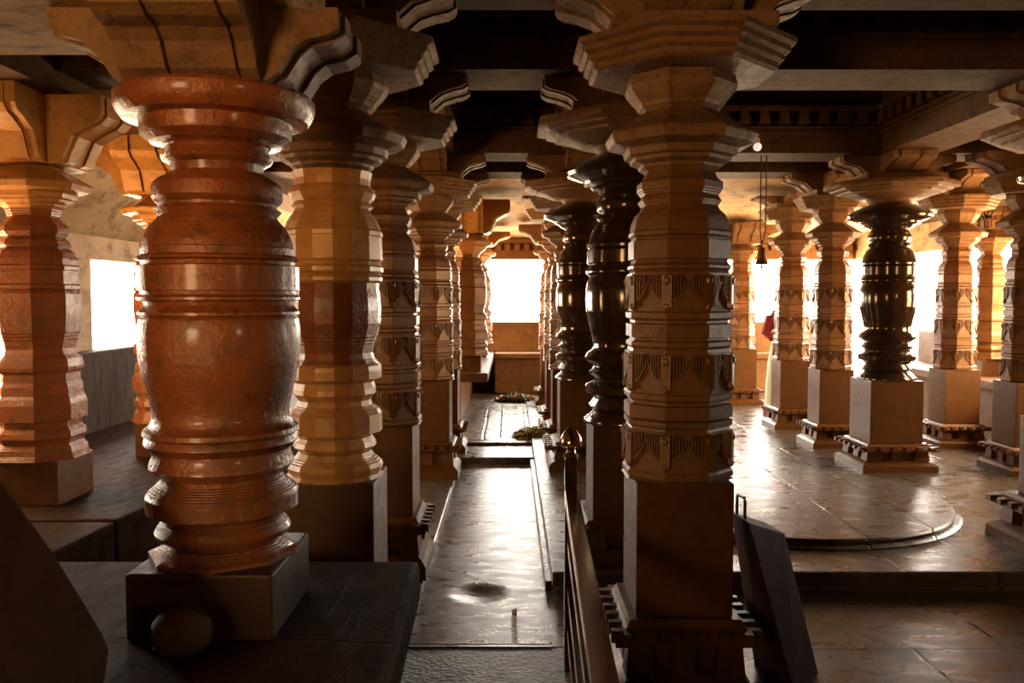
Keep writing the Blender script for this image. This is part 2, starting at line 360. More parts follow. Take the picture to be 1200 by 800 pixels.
def base_mb(half, z0, z1):
    """moulded plinth: bottom slab, niched band, toothed cornice"""
    b = MB(); h = z1 - z0
    sq = lambda s, z: [(-s,-s,z),(s,-s,z),(s,s,z),(-s,s,z)]
    b.rings([sq(half*1.0, z0), sq(half*1.0, z0+.22*h), sq(half*.92, z0+.30*h), sq(half*.80, z0+.38*h), sq(half*.76, z0+.40*h)])
    b.box(-half*.66, half*.66, -half*.66, half*.66, z0+.38*h, z0+.72*h)
    for sx in (-1, 0, 1):
        for sy in (-1, 0, 1):
            if sx == 0 and sy == 0: continue
            w = half*.16 if sx*sy else half*.13
            cx, cy = sx*half*.64, sy*half*.64
            zz0, zz1 = z0+.38*h, z0+.72*h
            b.hexa([(cx-w*1.25, cy-w*1.25, zz0), (cx+w*1.25, cy-w*1.25, zz0), (cx+w*1.25, cy+w*1.25, zz0), (cx-w*1.25, cy+w*1.25, zz0)],
                   [(cx-w, cy-w, zz1), (cx+w, cy-w, zz1), (cx+w, cy+w, zz1), (cx-w, cy+w, zz1)])
    b.rings([sq(half*.80, z0+.70*h), sq(half*1.0, z0+.76*h), sq(half*1.0, z0+.82*h), sq(half*.82, z0+.93*h), sq(half*.78, z0+h)])
    for k in range(6):
        u = (-.83 + 1.66*k/5) * half
        w = half*.062
        for sg in (1, -1):
            b.box(u-w, u+w, min(sg*half*.86, sg*half*1.05), max(sg*half*.86, sg*half*1.05), z0+.78*h, z0+.91*h)
            b.box(min(sg*half*.86, sg*half*1.05), max(sg*half*.86, sg*half*1.05), u-w, u+w, z0+.78*h, z0+.91*h)
    return b

def stepped(prof, n=3):
    """break the flared mouldings of a turned profile into fine fillets"""
    out = [prof[0]]
    for (r0, z0), (r1, z1) in zip(prof, prof[1:]):
        if abs(r1 - r0) > .012 and abs(z1 - z0) > .010:
            for i in range(n):
                ra = r0 + (r1 - r0) * i / n; rb = r0 + (r1 - r0) * (i + 1) / n
                za = z0 + (z1 - z0) * i / n; zb = z0 + (z1 - z0) * (i + 1) / n
                out += [(ra + (rb - ra) * .22, za + (zb - za) * .62), (rb, zb)] if rb < ra else [(rb - (rb - ra) * .22, za + (zb - za) * .38), (rb, zb)]
        else: out.append((r1, z1))
    return out

MESH = {}
def cached(key, fn):
    if key not in MESH: MESH[key] = fn()
    return MESH[key]

PT = EZ - 0.744               # pedestal top
BEAM = EZ + 1.25              # underside of the beams
CE = BEAM + .52
AB0, AB1, AB2 = EZ + .895, EZ + 1.02, EZ + 1.075

def fit(prof, zb, zt):
    a, c = prof[0][1], prof[-1][1]
    return [(r, zb + (z - a) * (zt - zb) / (c - a)) for r, z in prof]

def pillar(name, kind, x, y, floor, label, ped=0.19, base_half=0.27, base_top=0.38, top=BEAM, mats=None, group=None,
           ped_top=PT, abacus=True, base=True, cat='pillar', rz=0.0, carved=True, arm=.5, slim=1.0):
    m_sh, m_cap, m_ped = mats
    t = empty(name, (x, y, 0), rz); tag(t, label, cat, group)
    key = (kind, round(ped_top, 3), m_sh.name)
    n, rot, sm = {'carved': (8, R(22.5), None), 'vase16': (16, R(11.25), None), 'vase8': (8, R(22.5), None), 'turned': (56, 0, 28)}[kind]
    D0 = 5.13 if kind == 'turned' else 3.59
    Ds = 5.1 if kind == 'vase8' else D0
    rows, cap = {'carved': (CARVED_ROWS, CAP_ROWS), 'vase16': (VASE_ROWS, CAP_ROWS), 'vase8': (FACET_ROWS, CAP_ROWS), 'turned': (TURN_ROWS, TURN_CAP)}[kind]
    bell = BELL_ROWS
    if kind == 'turned':
        bell = [(181,34),(177,38),(172,42),(166,44),(159,44),(152,46)]
    rs = 1.03 if n == 8 else 1.0
    zt = min(p[1] for p in px_profile(cap, D0)) + .001
    def mk_shaft():
        b = MB(); b.lathe(stepped(fit(px_profile(rows, Ds, rs=rs), ped_top, zt)), n, rot)
        if kind == 'vase16':
            za, zb_ = zat(424, D0), zat(334, D0)
            for i, f in enumerate(b.f):
                zz = sum(b.v[k][2] for k in f) / len(f)
                if za < zz < zb_: b.mi[i] = 1
            return b.mesh('shaft', [m_sh, M['red']], sm)
        return b.mesh('shaft', m_sh, sm)
    def mk_cap():
        b = MB(); b.lathe(px_profile(cap, D0, rs=rs), n, rot); return b.mesh('capital', m_cap if kind != 'turned' else m_sh, sm)
    shaft = link('shaft', cached(('sh',) + key, mk_shaft), t)
    capital = link('capital', cached(('cap', kind, m_cap.name, m_sh.name), mk_cap), t)
    shaft.scale = capital.scale = (slim, slim, 1)
    if kind == 'carved' and carved:
        for i, (ya, yb, hw) in enumerate(((361, 318, 58.2), (454, 408, 60), (541, 497, 61))):
            def mk():
                za, zb = zat(ya, D0), zat(yb, D0)
                base_ = px_profile(rows, D0); a, c = base_[0][1], base_[-1][1]
                f = lambda z: ped_top + (z - a) * (zt - ped_top) / (c - a)
                return carved_mb(hw * rs * D0 / F, f(za), f(zb)).mesh('carved_band', m_sh)
            link('carved_band', cached(('band', i, m_sh.name, round(ped_top, 3)), mk), shaft)
    zcap = max(p[1] for p in px_profile(cap, D0))
    if abacus:
        zab2 = AB2 if top >= BEAM - .001 else min(AB2, top - .1)
        dz = 0
        def mk_ab():
            b = abacus_mb(n, AB0, AB1, AB2, 0.43 if kind != 'turned' else 0.53, bell, D0, rot, kind == 'turned')
            return b.mesh('abacus', m_cap, 40 if kind == 'turned' else None)
        if top >= BEAM - .001:
            link('abacus', cached(('ab', kind, m_cap.name), mk_ab), t).scale = (slim, slim, 1)
            link('bracket', cached(('br', m_cap.name), lambda: bracket_mb(.5, .36, BEAM - AB2 - .003, AB2).mesh('bracket', m_cap)), t)
        else:
            link('abacus', cached(('ab', kind, m_cap.name), mk_ab), t).scale = (slim, slim, 1)
            link('bracket', cached(('br', m_cap.name, round(top, 3)), lambda: bracket_mb(.46, .36, top - AB2, AB2).mesh('bracket', m_cap)), t)
    else:
        h = top - zcap
        link('bracket', cached(('brl', round(h, 3), m_cap.name, arm), lambda: bracket_mb(arm, min(.38, arm*1.6), h, zcap, foot=min(.24, arm*.7)).mesh('bracket', m_cap)), t)
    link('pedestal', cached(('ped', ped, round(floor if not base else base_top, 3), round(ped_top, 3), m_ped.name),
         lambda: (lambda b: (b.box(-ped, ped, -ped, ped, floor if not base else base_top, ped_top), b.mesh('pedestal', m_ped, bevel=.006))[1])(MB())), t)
    if base:
        link('base', cached(('base', base_half, floor, base_top, m_ped.name), lambda: base_mb(base_half, floor, base_top).mesh('base', m_ped)), t)
    return t

# ------------------------------------------------------------------ setting: floors
MF = 0.12                     # mandapa floor
LF = 0.05                     # floor of the left colonnade
def dent_floor():
    """sunken aisle with a worn round hollow"""
    bm = bmesh.new(); nx, ny = 60, 200
    x0, x1, y0, y1 = -.495, .2, 4.02, 8.5
    g = []
    c = (-.175, 4.76)
    for j in range(ny + 1):
        row = []
        for i in range(nx + 1):
            x = x0 + (x1-x0)*i/nx; y = y0 + (y1-y0)*j/ny
            d = math.hypot(x - c[0], (y - c[1])*1.0) / .19
            z = -.028 * max(0.0, 1 - d*d)**2
            row.append(bm.verts.new((x, y, z)))
        g.append(row)
    for j in range(ny):
        for i in range(nx):
            bm.faces.new((g[j][i], g[j][i+1], g[j+1][i+1], g[j+1][i]))
    me = bpy.data.meshes.new('floor_aisle'); bm.to_mesh(me); bm.free(); me.materials.append(M['aisle'])
    me.polygons.foreach_set('use_smooth', [True]*len(me.polygons))
    return struct(link('floor_aisle', me))
dent_floor()
b = MB(); b.box(-.52, .34, -2.6, 4.03, -.3, -.006); struct(b.build('floor_entry', M['aisle_rough']))
b = MB(); b.box(.34, 6.0, -2.6, 4.80, -.3, 0); b.box(-.52, .34, 4.03, 8.5, -.3, -.04); b.box(.2, .34, 4.03, 4.8, -.1, -.004); struct(b.build('floor_front', M['lowfloor']))
b = MB(); b.box(.235, 6.0, 4.76, 14.7, -.1, MF); struct(b.build('floor', M['floor'], bevel=.012))
b = MB(); b.box(.195, .24, 4.80, 8.5, -.1, .055); struct(b.build('trim_1', M['floor'], bevel=.01))
b = MB(); b.box(.25, 6.0, 4.735, 4.80, -.1, .04); struct(b.build('trim_2', M['floor'], bevel=.008))
b = MB(); b.box(-.75, .235, 8.5, 14.7, -.1, .07); b.box(-.75, .235, 9.2, 14.7, .0, .10); struct(b.build('floor_back', M['backfloor'], bevel=.012))
b = MB(); b.box(-4.0, -.495, -2.6, 14.7, -.1, LF); struct(b.build('floor_left', M['floor'], bevel=.012))

# raised platforms on the left
b = MB(); b.prism([(-4.0, 4.57), (-4.0, 1.2), (-2.2, 1.2), (-2.16, 4.0), (-2.12, 4.57)], 2, .02, .46)
b.prism([(-4.0, 4.585), (-2.12, 4.585), (-2.04, 5.2), (-2.06, 7.5), (-2.06, 14.2), (-4.0, 14.2)], 2, .02, .465)
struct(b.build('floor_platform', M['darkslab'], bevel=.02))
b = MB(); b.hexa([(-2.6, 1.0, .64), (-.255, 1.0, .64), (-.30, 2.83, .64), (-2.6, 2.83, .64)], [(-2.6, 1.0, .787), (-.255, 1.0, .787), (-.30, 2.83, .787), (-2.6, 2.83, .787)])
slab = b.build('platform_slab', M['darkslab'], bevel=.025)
tag(slab, 'dark raised stone slab with long scratches carrying the red turned pillar', 'stone slab')
b = MB(); b.box(-2.2, -.62, 1.1, 2.6, LF, .638); struct(b.build('wall_plinth', M['darkped']))

# round platform
b = MB(); cx, cy, rr = 2.0, 6.4, 1.2
b.lathe([(rr-.02, MF-.02), (rr+.03, MF-.02), (rr+.04, MF+.008), (rr+.02, MF+.022), (rr-.012, MF+.026), (rr-.012, MF+.034), (rr, MF+.045), (rr-.01, MF+.058), (rr-.04, MF+.062)], 128, 0, cx, cy)
rp = b.build('round_platform', M['disc'], smooth=35)
tag(rp, 'low round stone dance platform set on the floor between the black pillars', 'platform')

# ------------------------------------------------------------------ setting: parapets, benches, lintels
b = MB(); b.box(-4.0, 5.5, 14.3, 14.6, 0, EZ - .41); struct(b.build('wall_back', M['wall'], bevel=.02))
b = MB(); b.box(-4.0, 5.7, 14.15, 14.6, EZ + .62, EZ + 1.1)
for k in range(60):
    x = -3.5 + k*.155; b.box(x, x+.09, 14.08, 14.16, EZ + .76, EZ + .86)
b.box(-4, 5.7, 14.1, 14.2, EZ+.88, EZ+.95)
struct(b.build('trim_3', M['wall']))
b = MB(); b.box(-.25, 4.9, 13.78, 14.29, MF, .68); b.box(-.25, 4.95, 13.70, 14.29, .68, .765)
bench1 = b.build('stone_bench', M['wall'], bevel=.012); tag(bench1, 'long low stone bench below the far bright opening', 'bench')
b = MB(); b.box(-1.1, -.62, 10.7, 14.29, .10, .67); b.box(-1.2, -.262, 10.0, 14.29, .67, .775)
bench2 = b.build('stone_bench', M['darkped'], bevel=.012); tag(bench2, 'stone bench with shiny top jutting into the aisle, carrying two short pillars', 'bench')
b = MB(); b.box(-3.95, -3.7, -2.6, 14.6, 0, 1.175); struct(b.build('wall_left', M['rough_wall'], bevel=.02))
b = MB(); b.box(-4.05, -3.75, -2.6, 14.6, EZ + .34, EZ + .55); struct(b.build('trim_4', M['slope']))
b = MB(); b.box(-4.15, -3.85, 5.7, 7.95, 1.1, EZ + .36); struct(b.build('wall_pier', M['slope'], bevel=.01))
b = MB(); b.box(5.7, 5.95, 6.0, 12.05, 0, EZ - .44); struct(b.build('wall_right', M['wall'], bevel=.04))
b = MB(); b.box(5.15, 5.69, 6.2, 11.9, MF, .68); b.box(5.05, 5.69, 6.2, 11.95, .68, .775)
bench3 = b.build('stone_bench', M['wall'], bevel=.012); tag(bench3, 'stone bench along the right parapet behind the carved pillars', 'bench')
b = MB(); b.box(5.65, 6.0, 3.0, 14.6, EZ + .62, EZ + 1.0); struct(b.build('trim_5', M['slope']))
b = MB(); b.box(5.7, 6.0, -2.6, 6.0, 0, 3.5); struct(b.build('wall_side', M['ceil']))
# wall behind the camera, with the entrance opening on its left
b = MB(); b.box(-4, -3.4, -2.8, -2.6, 0, 3.5); b.box(-1.9, 3.4, -2.8, -2.6, 0, 3.5); b.box(5.6, 6, -2.8, -2.6, 0, 3.5); b.box(3.4, 5.6, -2.8, -2.6, 2.5, 3.5); b.box(3.4, 5.6, -2.8, -2.6, 0, 2.1); b.box(-3.4, -1.9, -2.8, -2.6, 2.4, 3.5); b.box(-3.4, -1.9, -2.8, -2.6, 0, 1.3)
struct(b.build('wall_front', M['ceil']))
b = MB(); b.box(-3.7, -.75, -1.0, -.8, 0, 1.46); struct(b.build('shade_screen', M['ceil'], bevel=.02))  # added out of view to keep entry light off the low left front
b = MB(); b.box(1.2, 4.3, .4, .6, 0, CE); struct(b.build('shade_partition', M['ceil']))  # unseen blocker, added to shade the handrail pillar and the step
b = MB(); b.box(-4.05, -3.8, -2.6, 4.4, 1.1, 2.1); struct(b.build('shade_wall_near', M['ceil']))  # unseen fill of the near left openings, added to cut side light
# ------------------------------------------------------------------ setting: ceiling
b = MB(); b.box(-3.1, 5.1, -2.8, 9.3, CE, CE + .2); struct(b.build('ceiling', M['ceil']))
def slab_quad(name, p, th, mat):
    b = MB(); b.hexa(p, [(x, y, z + th) for x, y, z in p]); return struct(b.build(name, mat))
slab_quad('ceiling_back', [(-4.1, 9.0, EZ+1.33), (6.1, 9.0, EZ+1.33), (6.1, 14.7, EZ+.93), (-4.1, 14.7, EZ+.93)], .5, M['slope'])
slab_quad('ceiling_left', [(-2.8, -2.8, EZ+1.75), (-2.8, 14.7, EZ+1.75), (-4.15, 14.7, EZ+.36), (-4.15, -2.8, EZ+.36)], .5, M['slope'])
slab_quad('ceiling_right', [(4.6, -2.8, EZ+1.75), (6.1, -2.8, EZ+.9), (6.1, 14.7, EZ+.9), (4.6, 14.7, EZ+1.75)], .5, M['slope'])

def beam(name, axis, at, a, bb, z0=BEAM, w=.24, z1=CE + .02, teeth=True, mat=None):
    b = MB()
    pr = [(-w, z0), (w, z0), (w, z0+.16), (w+.025, z0+.165), (w+.025, z0+.19), (w+.005, z0+.2), (w+.035, z0+.21), (w+.035, z0+.225), (w, z0+.235), (w, z1), (-w, z1), (-w, z0+.235), (-w-.035, z0+.225), (-w-.035, z0+.21), (-w-.005, z0+.2), (-w-.025, z0+.19), (-w-.025, z0+.165), (-w, z0+.16)]
    pr = [(at + u, v) for u, v in pr]
    b.prism(pr, 0 if axis == 0 else 1, a, bb)
    if teeth:
        n = int((bb - a) / .17)
        for k in range(n):
            t = a + .05 + k*.17
            for sg in (1, -1):
                u0, u1 = sorted((at + sg*(w-.01), at + sg*(w+.07)))
                if axis == 0: b.hexa([(t, u0, z0+.245), (t+.10, u0, z0+.245), (t+.10, u1, z0+.245), (t, u1, z0+.245)], [(t+.02, u0, z0+.35), (t+.08, u0, z0+.35), (t+.08, u1, z0+.35), (t+.02, u1, z0+.35)])
                else: b.hexa([(u0, t, z0+.245), (u1, t, z0+.245), (u1, t+.10, z0+.245), (u0, t+.10, z0+.245)], [(u0, t+.02, z0+.35), (u1, t+.02, z0+.35), (u1, t+.08, z0+.35), (u0, t+.08, z0+.35)])
        for sg in (1, -1):
            u0, u1 = sorted((at + sg*(w-.01), at + sg*(w+.09)))
            if axis == 0: b.box(a, bb, u0, u1, z0+.35, z0+.39)
            else: b.box(u0, u1, a, bb, z0+.35, z0+.39)
    return struct(b.build(name, mat or M['ceil']))
ROWS = dict(A=3.59, B=5.05, C=7.80, D=8.95)
for k, y in ROWS.items(): beam('ceiling_beam', 0, y, -2.5, 4.36)
LX, RX, QX = -.735, .69, 3.47
segs = [(-2.6, 3.35), (3.83, 4.81), (5.29, 7.56), (8.04, 8.71)]
for x in (LX, RX, QX):
    for a, c in segs: beam('ceiling_beam', 1, x, a, c)
beam('ceiling_beam', 1, -2.74, -2.6, 13.9, z0=EZ+1.14)
beam('ceiling_beam', 1, 4.6, -2.6, 13.9)
# low lintel over the red pillar, reaching left
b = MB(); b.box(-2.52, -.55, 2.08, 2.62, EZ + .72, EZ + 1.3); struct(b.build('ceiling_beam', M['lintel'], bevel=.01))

# ------------------------------------------------------------------ pillars
OC = (M['ochre'], M['capital'], M['darkped']); BR = (M['brown'], M['capital'], M['pedestal'])
DK = (M['carved'], M['capital'], M['pedestal']); BK = (M['black'], M['capital'], M['darkped'])
RD = (M['brown'], M['ochre'], M['pedestal'])
# the red turned pillar in front
t = empty('red_pillar', (-.79, 2.35, 0)); tag(t, 'large glossy red round turned pillar in front, with a coconut at its foot', 'pillar')
b = MB(); b.lathe(stepped(px_profile(RED_ROWS, 2.35)), 72); b.build('shaft', M['red'], t, smooth=28)
b = MB(); b.lathe(px_profile(RED_CAP, 2.35), 72); b.build('capital', M['red'], t, smooth=28)
zr = px_profile(RED_ROWS, 2.35)[0][1]
b = MB(); pr = [(.188, .957), (.188, zr-.012), (.204, zr-.006), (.204, zr+.010), (.188, zr+.016)]
b.lathe([(r*.985, z) for r, z in pr], 8, R(8)); b.build('base_ring', M['red'], t)
b = MB(); b.box(-.187, .187, -.2, .2, .787, .958); b.build('pedestal', M['shaded_ped'], t, bevel=.008)
zc = max(p[1] for p in px_profile(RED_CAP, 2.35))
bracket_mb(.36, .34, EZ + .718 - zc, zc, foot=.18).build('bracket', M['capital'], t)

G1 = 'carved octagonal pillars'
pillar('fluted_pillar', 'vase16', LX, 3.59, LF, 'ochre many-sided pillar with fluted bulge just behind the red turned pillar', base_top=.40, mats=OC)
pillar('carved_pillar', 'carved', -.75, 5.09, LF, 'brown octagonal carved pillar right behind the fluted ochre pillar', base_top=.40, mats=BR, group=G1)
pillar('carved_pillar', 'carved', -.73, 7.79, LF, 'pale brown carved pillar in the left row, third behind the red turned pillar', base_top=.38, mats=BR, group=G1)
pillar('carved_pillar', 'carved', -.727, 8.95, .07, 'carved pillar last on the floor of the left row, before the jutting bench', base_top=.36, mats=BR, group=G1)
pillar('short_pillar', 'vase8', -.51, 10.4, .775, 'short pillar at the near end of the bench jutting into the aisle', ped=.16, ped_top=.97, top=EZ+1.15, abacus=False, mats=RD, base=False, group='short pillars on the benches')
pillar('short_pillar', 'vase8', -.51, 12.9, .775, 'short pillar at the far end of the bench jutting into the aisle', ped=.16, ped_top=.97, top=EZ+.96, abacus=False, mats=RD, base=False, group='short pillars on the benches')
pillar('carved_pillar', 'carved', .70, 3.60, 0.0, 'dark octagonal carved pillar beside the brass handrail', ped=.195, base_half=.285, base_top=.375, mats=DK, group=G1)
G2 = 'polished black turned pillars'
pillar('black_pillar', 'turned', .695, 5.13, MF, 'polished black round pillar directly behind the carved pillar by the handrail', ped=.22, base_half=.32, base_top=.38, mats=BK, group=G2)
pillar('black_pillar', 'turned', .66, 7.83, MF, 'polished black round pillar farther along the aisle, behind the other black one', ped=.22, base_half=.32, base_top=.38, mats=BK, group=G2)
pillar('black_pillar', 'turned', 3.43, 7.83, MF, 'polished black round pillar standing free beyond the round platform', ped=.235, base_half=.335, base_top=.36, mats=(M['black'], M['capital'], M['pedestal']), group=G2)
pillar('black_pillar', 'turned', 3.45, 5.2, MF, 'pillar cut off by the right picture edge, only its dark base showing', ped=.22, base_half=.35, base_top=.42, mats=BK, group=G2)
pillar('carved_pillar', 'carved', .62, 8.95, MF, 'carved pillar behind the farther black pillar on the aisle', base_top=.36, mats=BR, group=G1)
pillar('carved_pillar', 'carved', .61, 10.2, MF, 'carved pillar second behind the farther black pillar on the aisle', base_top=.36, mats=BR, group=G1, top=EZ+1.17)
pillar('carved_pillar', 'carved', .63, 12.45, MF, 'carved pillar on the right of the aisle, last before the far opening', base_top=.36, mats=BR, group=G1, top=EZ+1.03, abacus=False)
pillar('carved_pillar', 'carved', 3.34, 8.95, MF, 'carved pillar just left of the free-standing black pillar', ped=.175, base_half=.26, base_top=.36, mats=BR, slim=.88, group=G1)
pillar('carved_pillar', 'carved', 3.33, 10.2, MF, 'carved pillar hiding a person in red', ped=.175, base_half=.26, base_top=.36, mats=BR, slim=.88, group=G1, top=EZ+1.17)
pillar('carved_pillar', 'carved', 3.33, 12.45, MF, 'carved pillar behind the hanging bell, partly hidden by the dark pillar at the handrail', base_top=.36, mats=BR, slim=.88, group=G1, top=EZ+1.03, abacus=False)
pillar('carved_pillar', 'carved', 4.63, 8.95, MF, 'carved pillar just right of the free-standing black pillar, half in light', ped=.18, base_half=.26, base_top=.36, mats=BR, slim=.88, group=G1)
pillar('carved_pillar', 'carved', 4.56, 7.58, MF, 'carved pillar cut by the right picture edge behind the dark base', ped=.19, base_half=.27, base_top=.36, mats=BR, slim=.88, group=G1)
pillar('short_pillar', 'vase8', 5.43, 9.75, .775, 'short pillar standing on the bench by the right parapet', ped=.16, ped_top=.97, top=EZ+1.01, abacus=False, arm=.15, slim=.8, mats=BR, base=False, group='short pillars on the benches')
G3 = 'faceted red pillars on the left platform'
pillar('faceted_pillar', 'vase8', -2.8, 5.1, .465, 'broad faceted red pillar on the left platform, cut by the picture edge', ped=.21, ped_top=EZ-.94, mats=(M['red'], M['ochre'], M['pedestal']), abacus=False, base=False, top=EZ+1.137, group=G3)
pillar('faceted_pillar', 'vase8', -2.62, 6.6, .465, 'faceted red pillar at the parapet, half hidden by the red turned pillar', ped=.19, ped_top=EZ-.94, mats=(M['red'], M['ochre'], M['pedestal']), abacus=False, base=False, top=EZ+1.137, group=G3)

# ------------------------------------------------------------------ handrail
hr = empty('handrail', (0, 0, 0)); tag(hr, 'brass handrail with flat top bar and domed end post along the aisle', 'handrail')
def rx(D): return .03*D + .155
def bar(z0, z1, hw, d0, d1, off=0):
    b = MB(); b.hexa([(rx(d0)-hw+off, d0, z0), (rx(d0)+hw+off, d0, z0), (rx(d1)+hw+off, d1, z0), (rx(d1)-hw+off, d1, z0)],
                     [(rx(d0)-hw+off, d0, z1), (rx(d0)+hw+off, d0, z1), (rx(d1)+hw+off, d1, z1), (rx(d1)-hw+off, d1, z1)])
    return b
bar(.775, .81, .031, 1.2, 3.75).build('top_rail', M['brass'], hr, bevel=.005)
for z in (.56, .36, .17): bar(z, z+.03, .018, 1.2, 3.78).build('lower_rail', M['brass'], hr, bevel=.003)
for d, full in ((3.78, True), (1.25, False)):
    x = rx(d)
    b = MB(); b.box(x-.028, x+.028, d-.028, d+.028, -.008, .955 if full else .775); po = b.build('post', M['brass'], hr, bevel=.004)
    if full:
        b = MB(); b.lathe([(.03, .953), (.033, .958), (.033, .968), (.022, .975), (.018, .985), (.020, .995), (.034, 1.0), (.05, 1.008), (.051, 1.022), (.046, 1.04), (.034, 1.062), (.018, 1.082), (.004, 1.094)], 32, 0, x, d)
        b.build('finial', M['brass'], hr, smooth=28)

# ------------------------------------------------------------------ leaning box beside the dark carved pillar
A_, B_, E_ = Vector((.98, 3.5, .735)), Vector((1.21, 3.75, .62)), Vector((1.0, 3.86, .69))
D_, C_ = Vector((1.17, 3.42, 0.0)), Vector((1.36, 3.72, .0))
G_ = E_ + B_ - A_; F_ = Vector((1.10, 3.80, .0)); H_ = F_ + C_ - D_
bx = empty('leaning_box', (1.2, 3.6, 0)); tag(bx, 'dark red-brown box with a small handle leaning beside the carved pillar pedestal', 'box')
off = Vector((1.2, 3.6, 0))
b = MB(); b.hexa([v - off for v in (D_, C_, H_, F_)], [v - off for v in (A_, B_, G_, E_)]); b.build('body', M['wood'], bx, bevel=.008)
h0 = E_ + (A_-E_)*.1 - off + Vector((.02, 0, 0)); h1 = E_ + (A_-E_)*.55 - off + Vector((.02, 0, 0))
b = MB(); b.tube([h0 - Vector((0,0,.02)), h0 + Vector((0,0,.07)), h0 + (h1-h0)*.12 + Vector((0,0,.083)), h0 + (h1-h0)*.88 + Vector((0,0,.083)), h1 + Vector((0,0,.07)), h1 - Vector((0,0,.02))], .007)
b.build('handle', M['iron'], bx)

# ------------------------------------------------------------------ dark slanting stone at lower left
def P(px, py, D): return ((px - 598) * D / F, D, zat(py, D))
out = [(-70, 470), (0, 565), (59, 648), (114, 742), (121, 760), (116, 790), (104, 880)]
bk = [P(x, y, 1.75) for x, y in out]; bk.append((bk[0][0], 1.75, bk[-1][2])); 
zf = .787
bk = [(x, y, max(z, zf)) for x, y, z in bk]; bk[-2] = (bk[-2][0], 1.75, zf); bk[-1] = (bk[0][0], 1.75, zf)
fr = [(x - .07, 1.42, z - .05 if z > zf + .05 else zf) for x, y, z in bk]
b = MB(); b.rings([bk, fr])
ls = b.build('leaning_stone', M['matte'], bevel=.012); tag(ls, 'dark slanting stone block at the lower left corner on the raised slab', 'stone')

# ------------------------------------------------------------------ coconut
cn = empty('coconut', (-.80, 2.06, .787)); tag(cn, 'brown opened coconut lying against the foot of the red pillar', 'coconut')
def oriented(prof, n, axis, c):
    b = MB(); b.lathe(prof, n)
    q = Vector((0, 0, 1)).rotation_difference(Vector(axis).normalized())
    b.v = [tuple(q @ Vector(v) + Vector(c)) for v in b.v]; return b
ax = (-.86, -.5, -.04)
oriented([(.02, -.07), (.04, -.062), (.054, -.04), (.0605, -.01), (.060, .02), (.052, .046), (.036, .062), (.028, .066), (.024, .066), (.02, .03)], 28, ax, (0, 0, .06)).build('husk', M['husk'], cn, smooth=50)
oriented([(.022, .03), (.022, .058)], 20, ax, (0, 0, .06)).build('hole', M['hole'], cn)

# ------------------------------------------------------------------ bell and bulb
bx_, by_ = 2.24, 7.7
bl = empty('hanging_bell', (bx_, by_, 0)); tag(bl, 'small bronze bell hanging on two chains from the ceiling beam', 'bell')
zb = zat(310, by_)
b = MB(); b.lathe([(.03, zb+.02), (.056, zb), (.06, zb+.006), (.05, zb+.03), (.042, zb+.07), (.038, zb+.12), (.03, zb+.145), (.012, zb+.155), (.008, zb+.19)], 24); b.build('bell_body', M['bell'], bl, smooth=28)
b = MB(); b.tube([(0, 0, zb+.06), (0, 0, zb-.02)], .006); b.ball((0, 0, zb-.02), .014); b.build('clapper', M['bell'], bl)
b = MB(); b.ball((0, 0, zb+.20), .016, 10, 6, 1, .5, 1); b.build('hook', M['iron'], bl)
for dx in (-.018, .03):
    b = MB(); b.tube([(dx*.3, 0, zb+.2), (dx, 0, zb+.3), (dx, 0, BEAM+.005)], .006); b.build('chain', M['iron'], bl)
lb = empty('light_bulb', (2.13, 7.50, 0)); tag(lb, 'small round white bulb on the beam to the right of the carved pillar capital', 'light bulb')
zl = zat(172, 7.5)
b = MB(); b.ball((0, -.0, zl), .036, 16, 10); b.build('bulb', M['bulb'], lb, smooth=60)
b = MB(); b.lathe([(.014, zl+.028), (.018, zl+.04), (.018, zl+.075)], 14); b.box(-.012, .012, -.01, .075, zl+.05, zl+.075); b.build('socket', M['socket'], lb)

# ------------------------------------------------------------------ heaps of leaves and flowers
def heap(c, rx_, ry_, h, n, label):
    b = MB()
    for i in range(n):
        a = rnd.random()*6.283; q = math.sqrt(rnd.random())
        x = c[0] + rx_*q*math.cos(a); y = c[1] + ry_*q*math.sin(a)
        z = c[2] + .006 + h*(1-q*q)*rnd.random()
        d = Vector((rnd.uniform(-1, 1), rnd.uniform(-1, 1), rnd.uniform(-.4, .7))).normalized(); l = rnd.uniform(.03, .07); w = l*.35
        u = d.cross(Vector((0, 0, 1))).normalized()
        p = Vector((x, y, z)); nn = u.cross(d)
        pts = [p, p + d*l*.5 + u*w + nn*.004, p + d*l, p + d*l*.5 - u*w + nn*.004]
        b.cur = rnd.choice((0, 0, 0, 2, 2, 1))
        b.add([tuple((v.x, v.y, max(v.z, c[2]+.002))) for v in pts], [(0, 1, 2), (0, 2, 3)])
    o = b.build('leaf_heap', [M['leaf'], M['petal'], M['dryleaf']])
    tag(o, label, 'leaf heap', kind='stuff'); return o
heap((.08, 12.85, .10), .32, .18, .11, 1500, 'low heap of green leaves and orange flowers before the far bench')
heap((.235, 9.58, .10), .2, .19, .09, 900, 'small heap of dry leaves at the foot of the pillars beside the aisle')

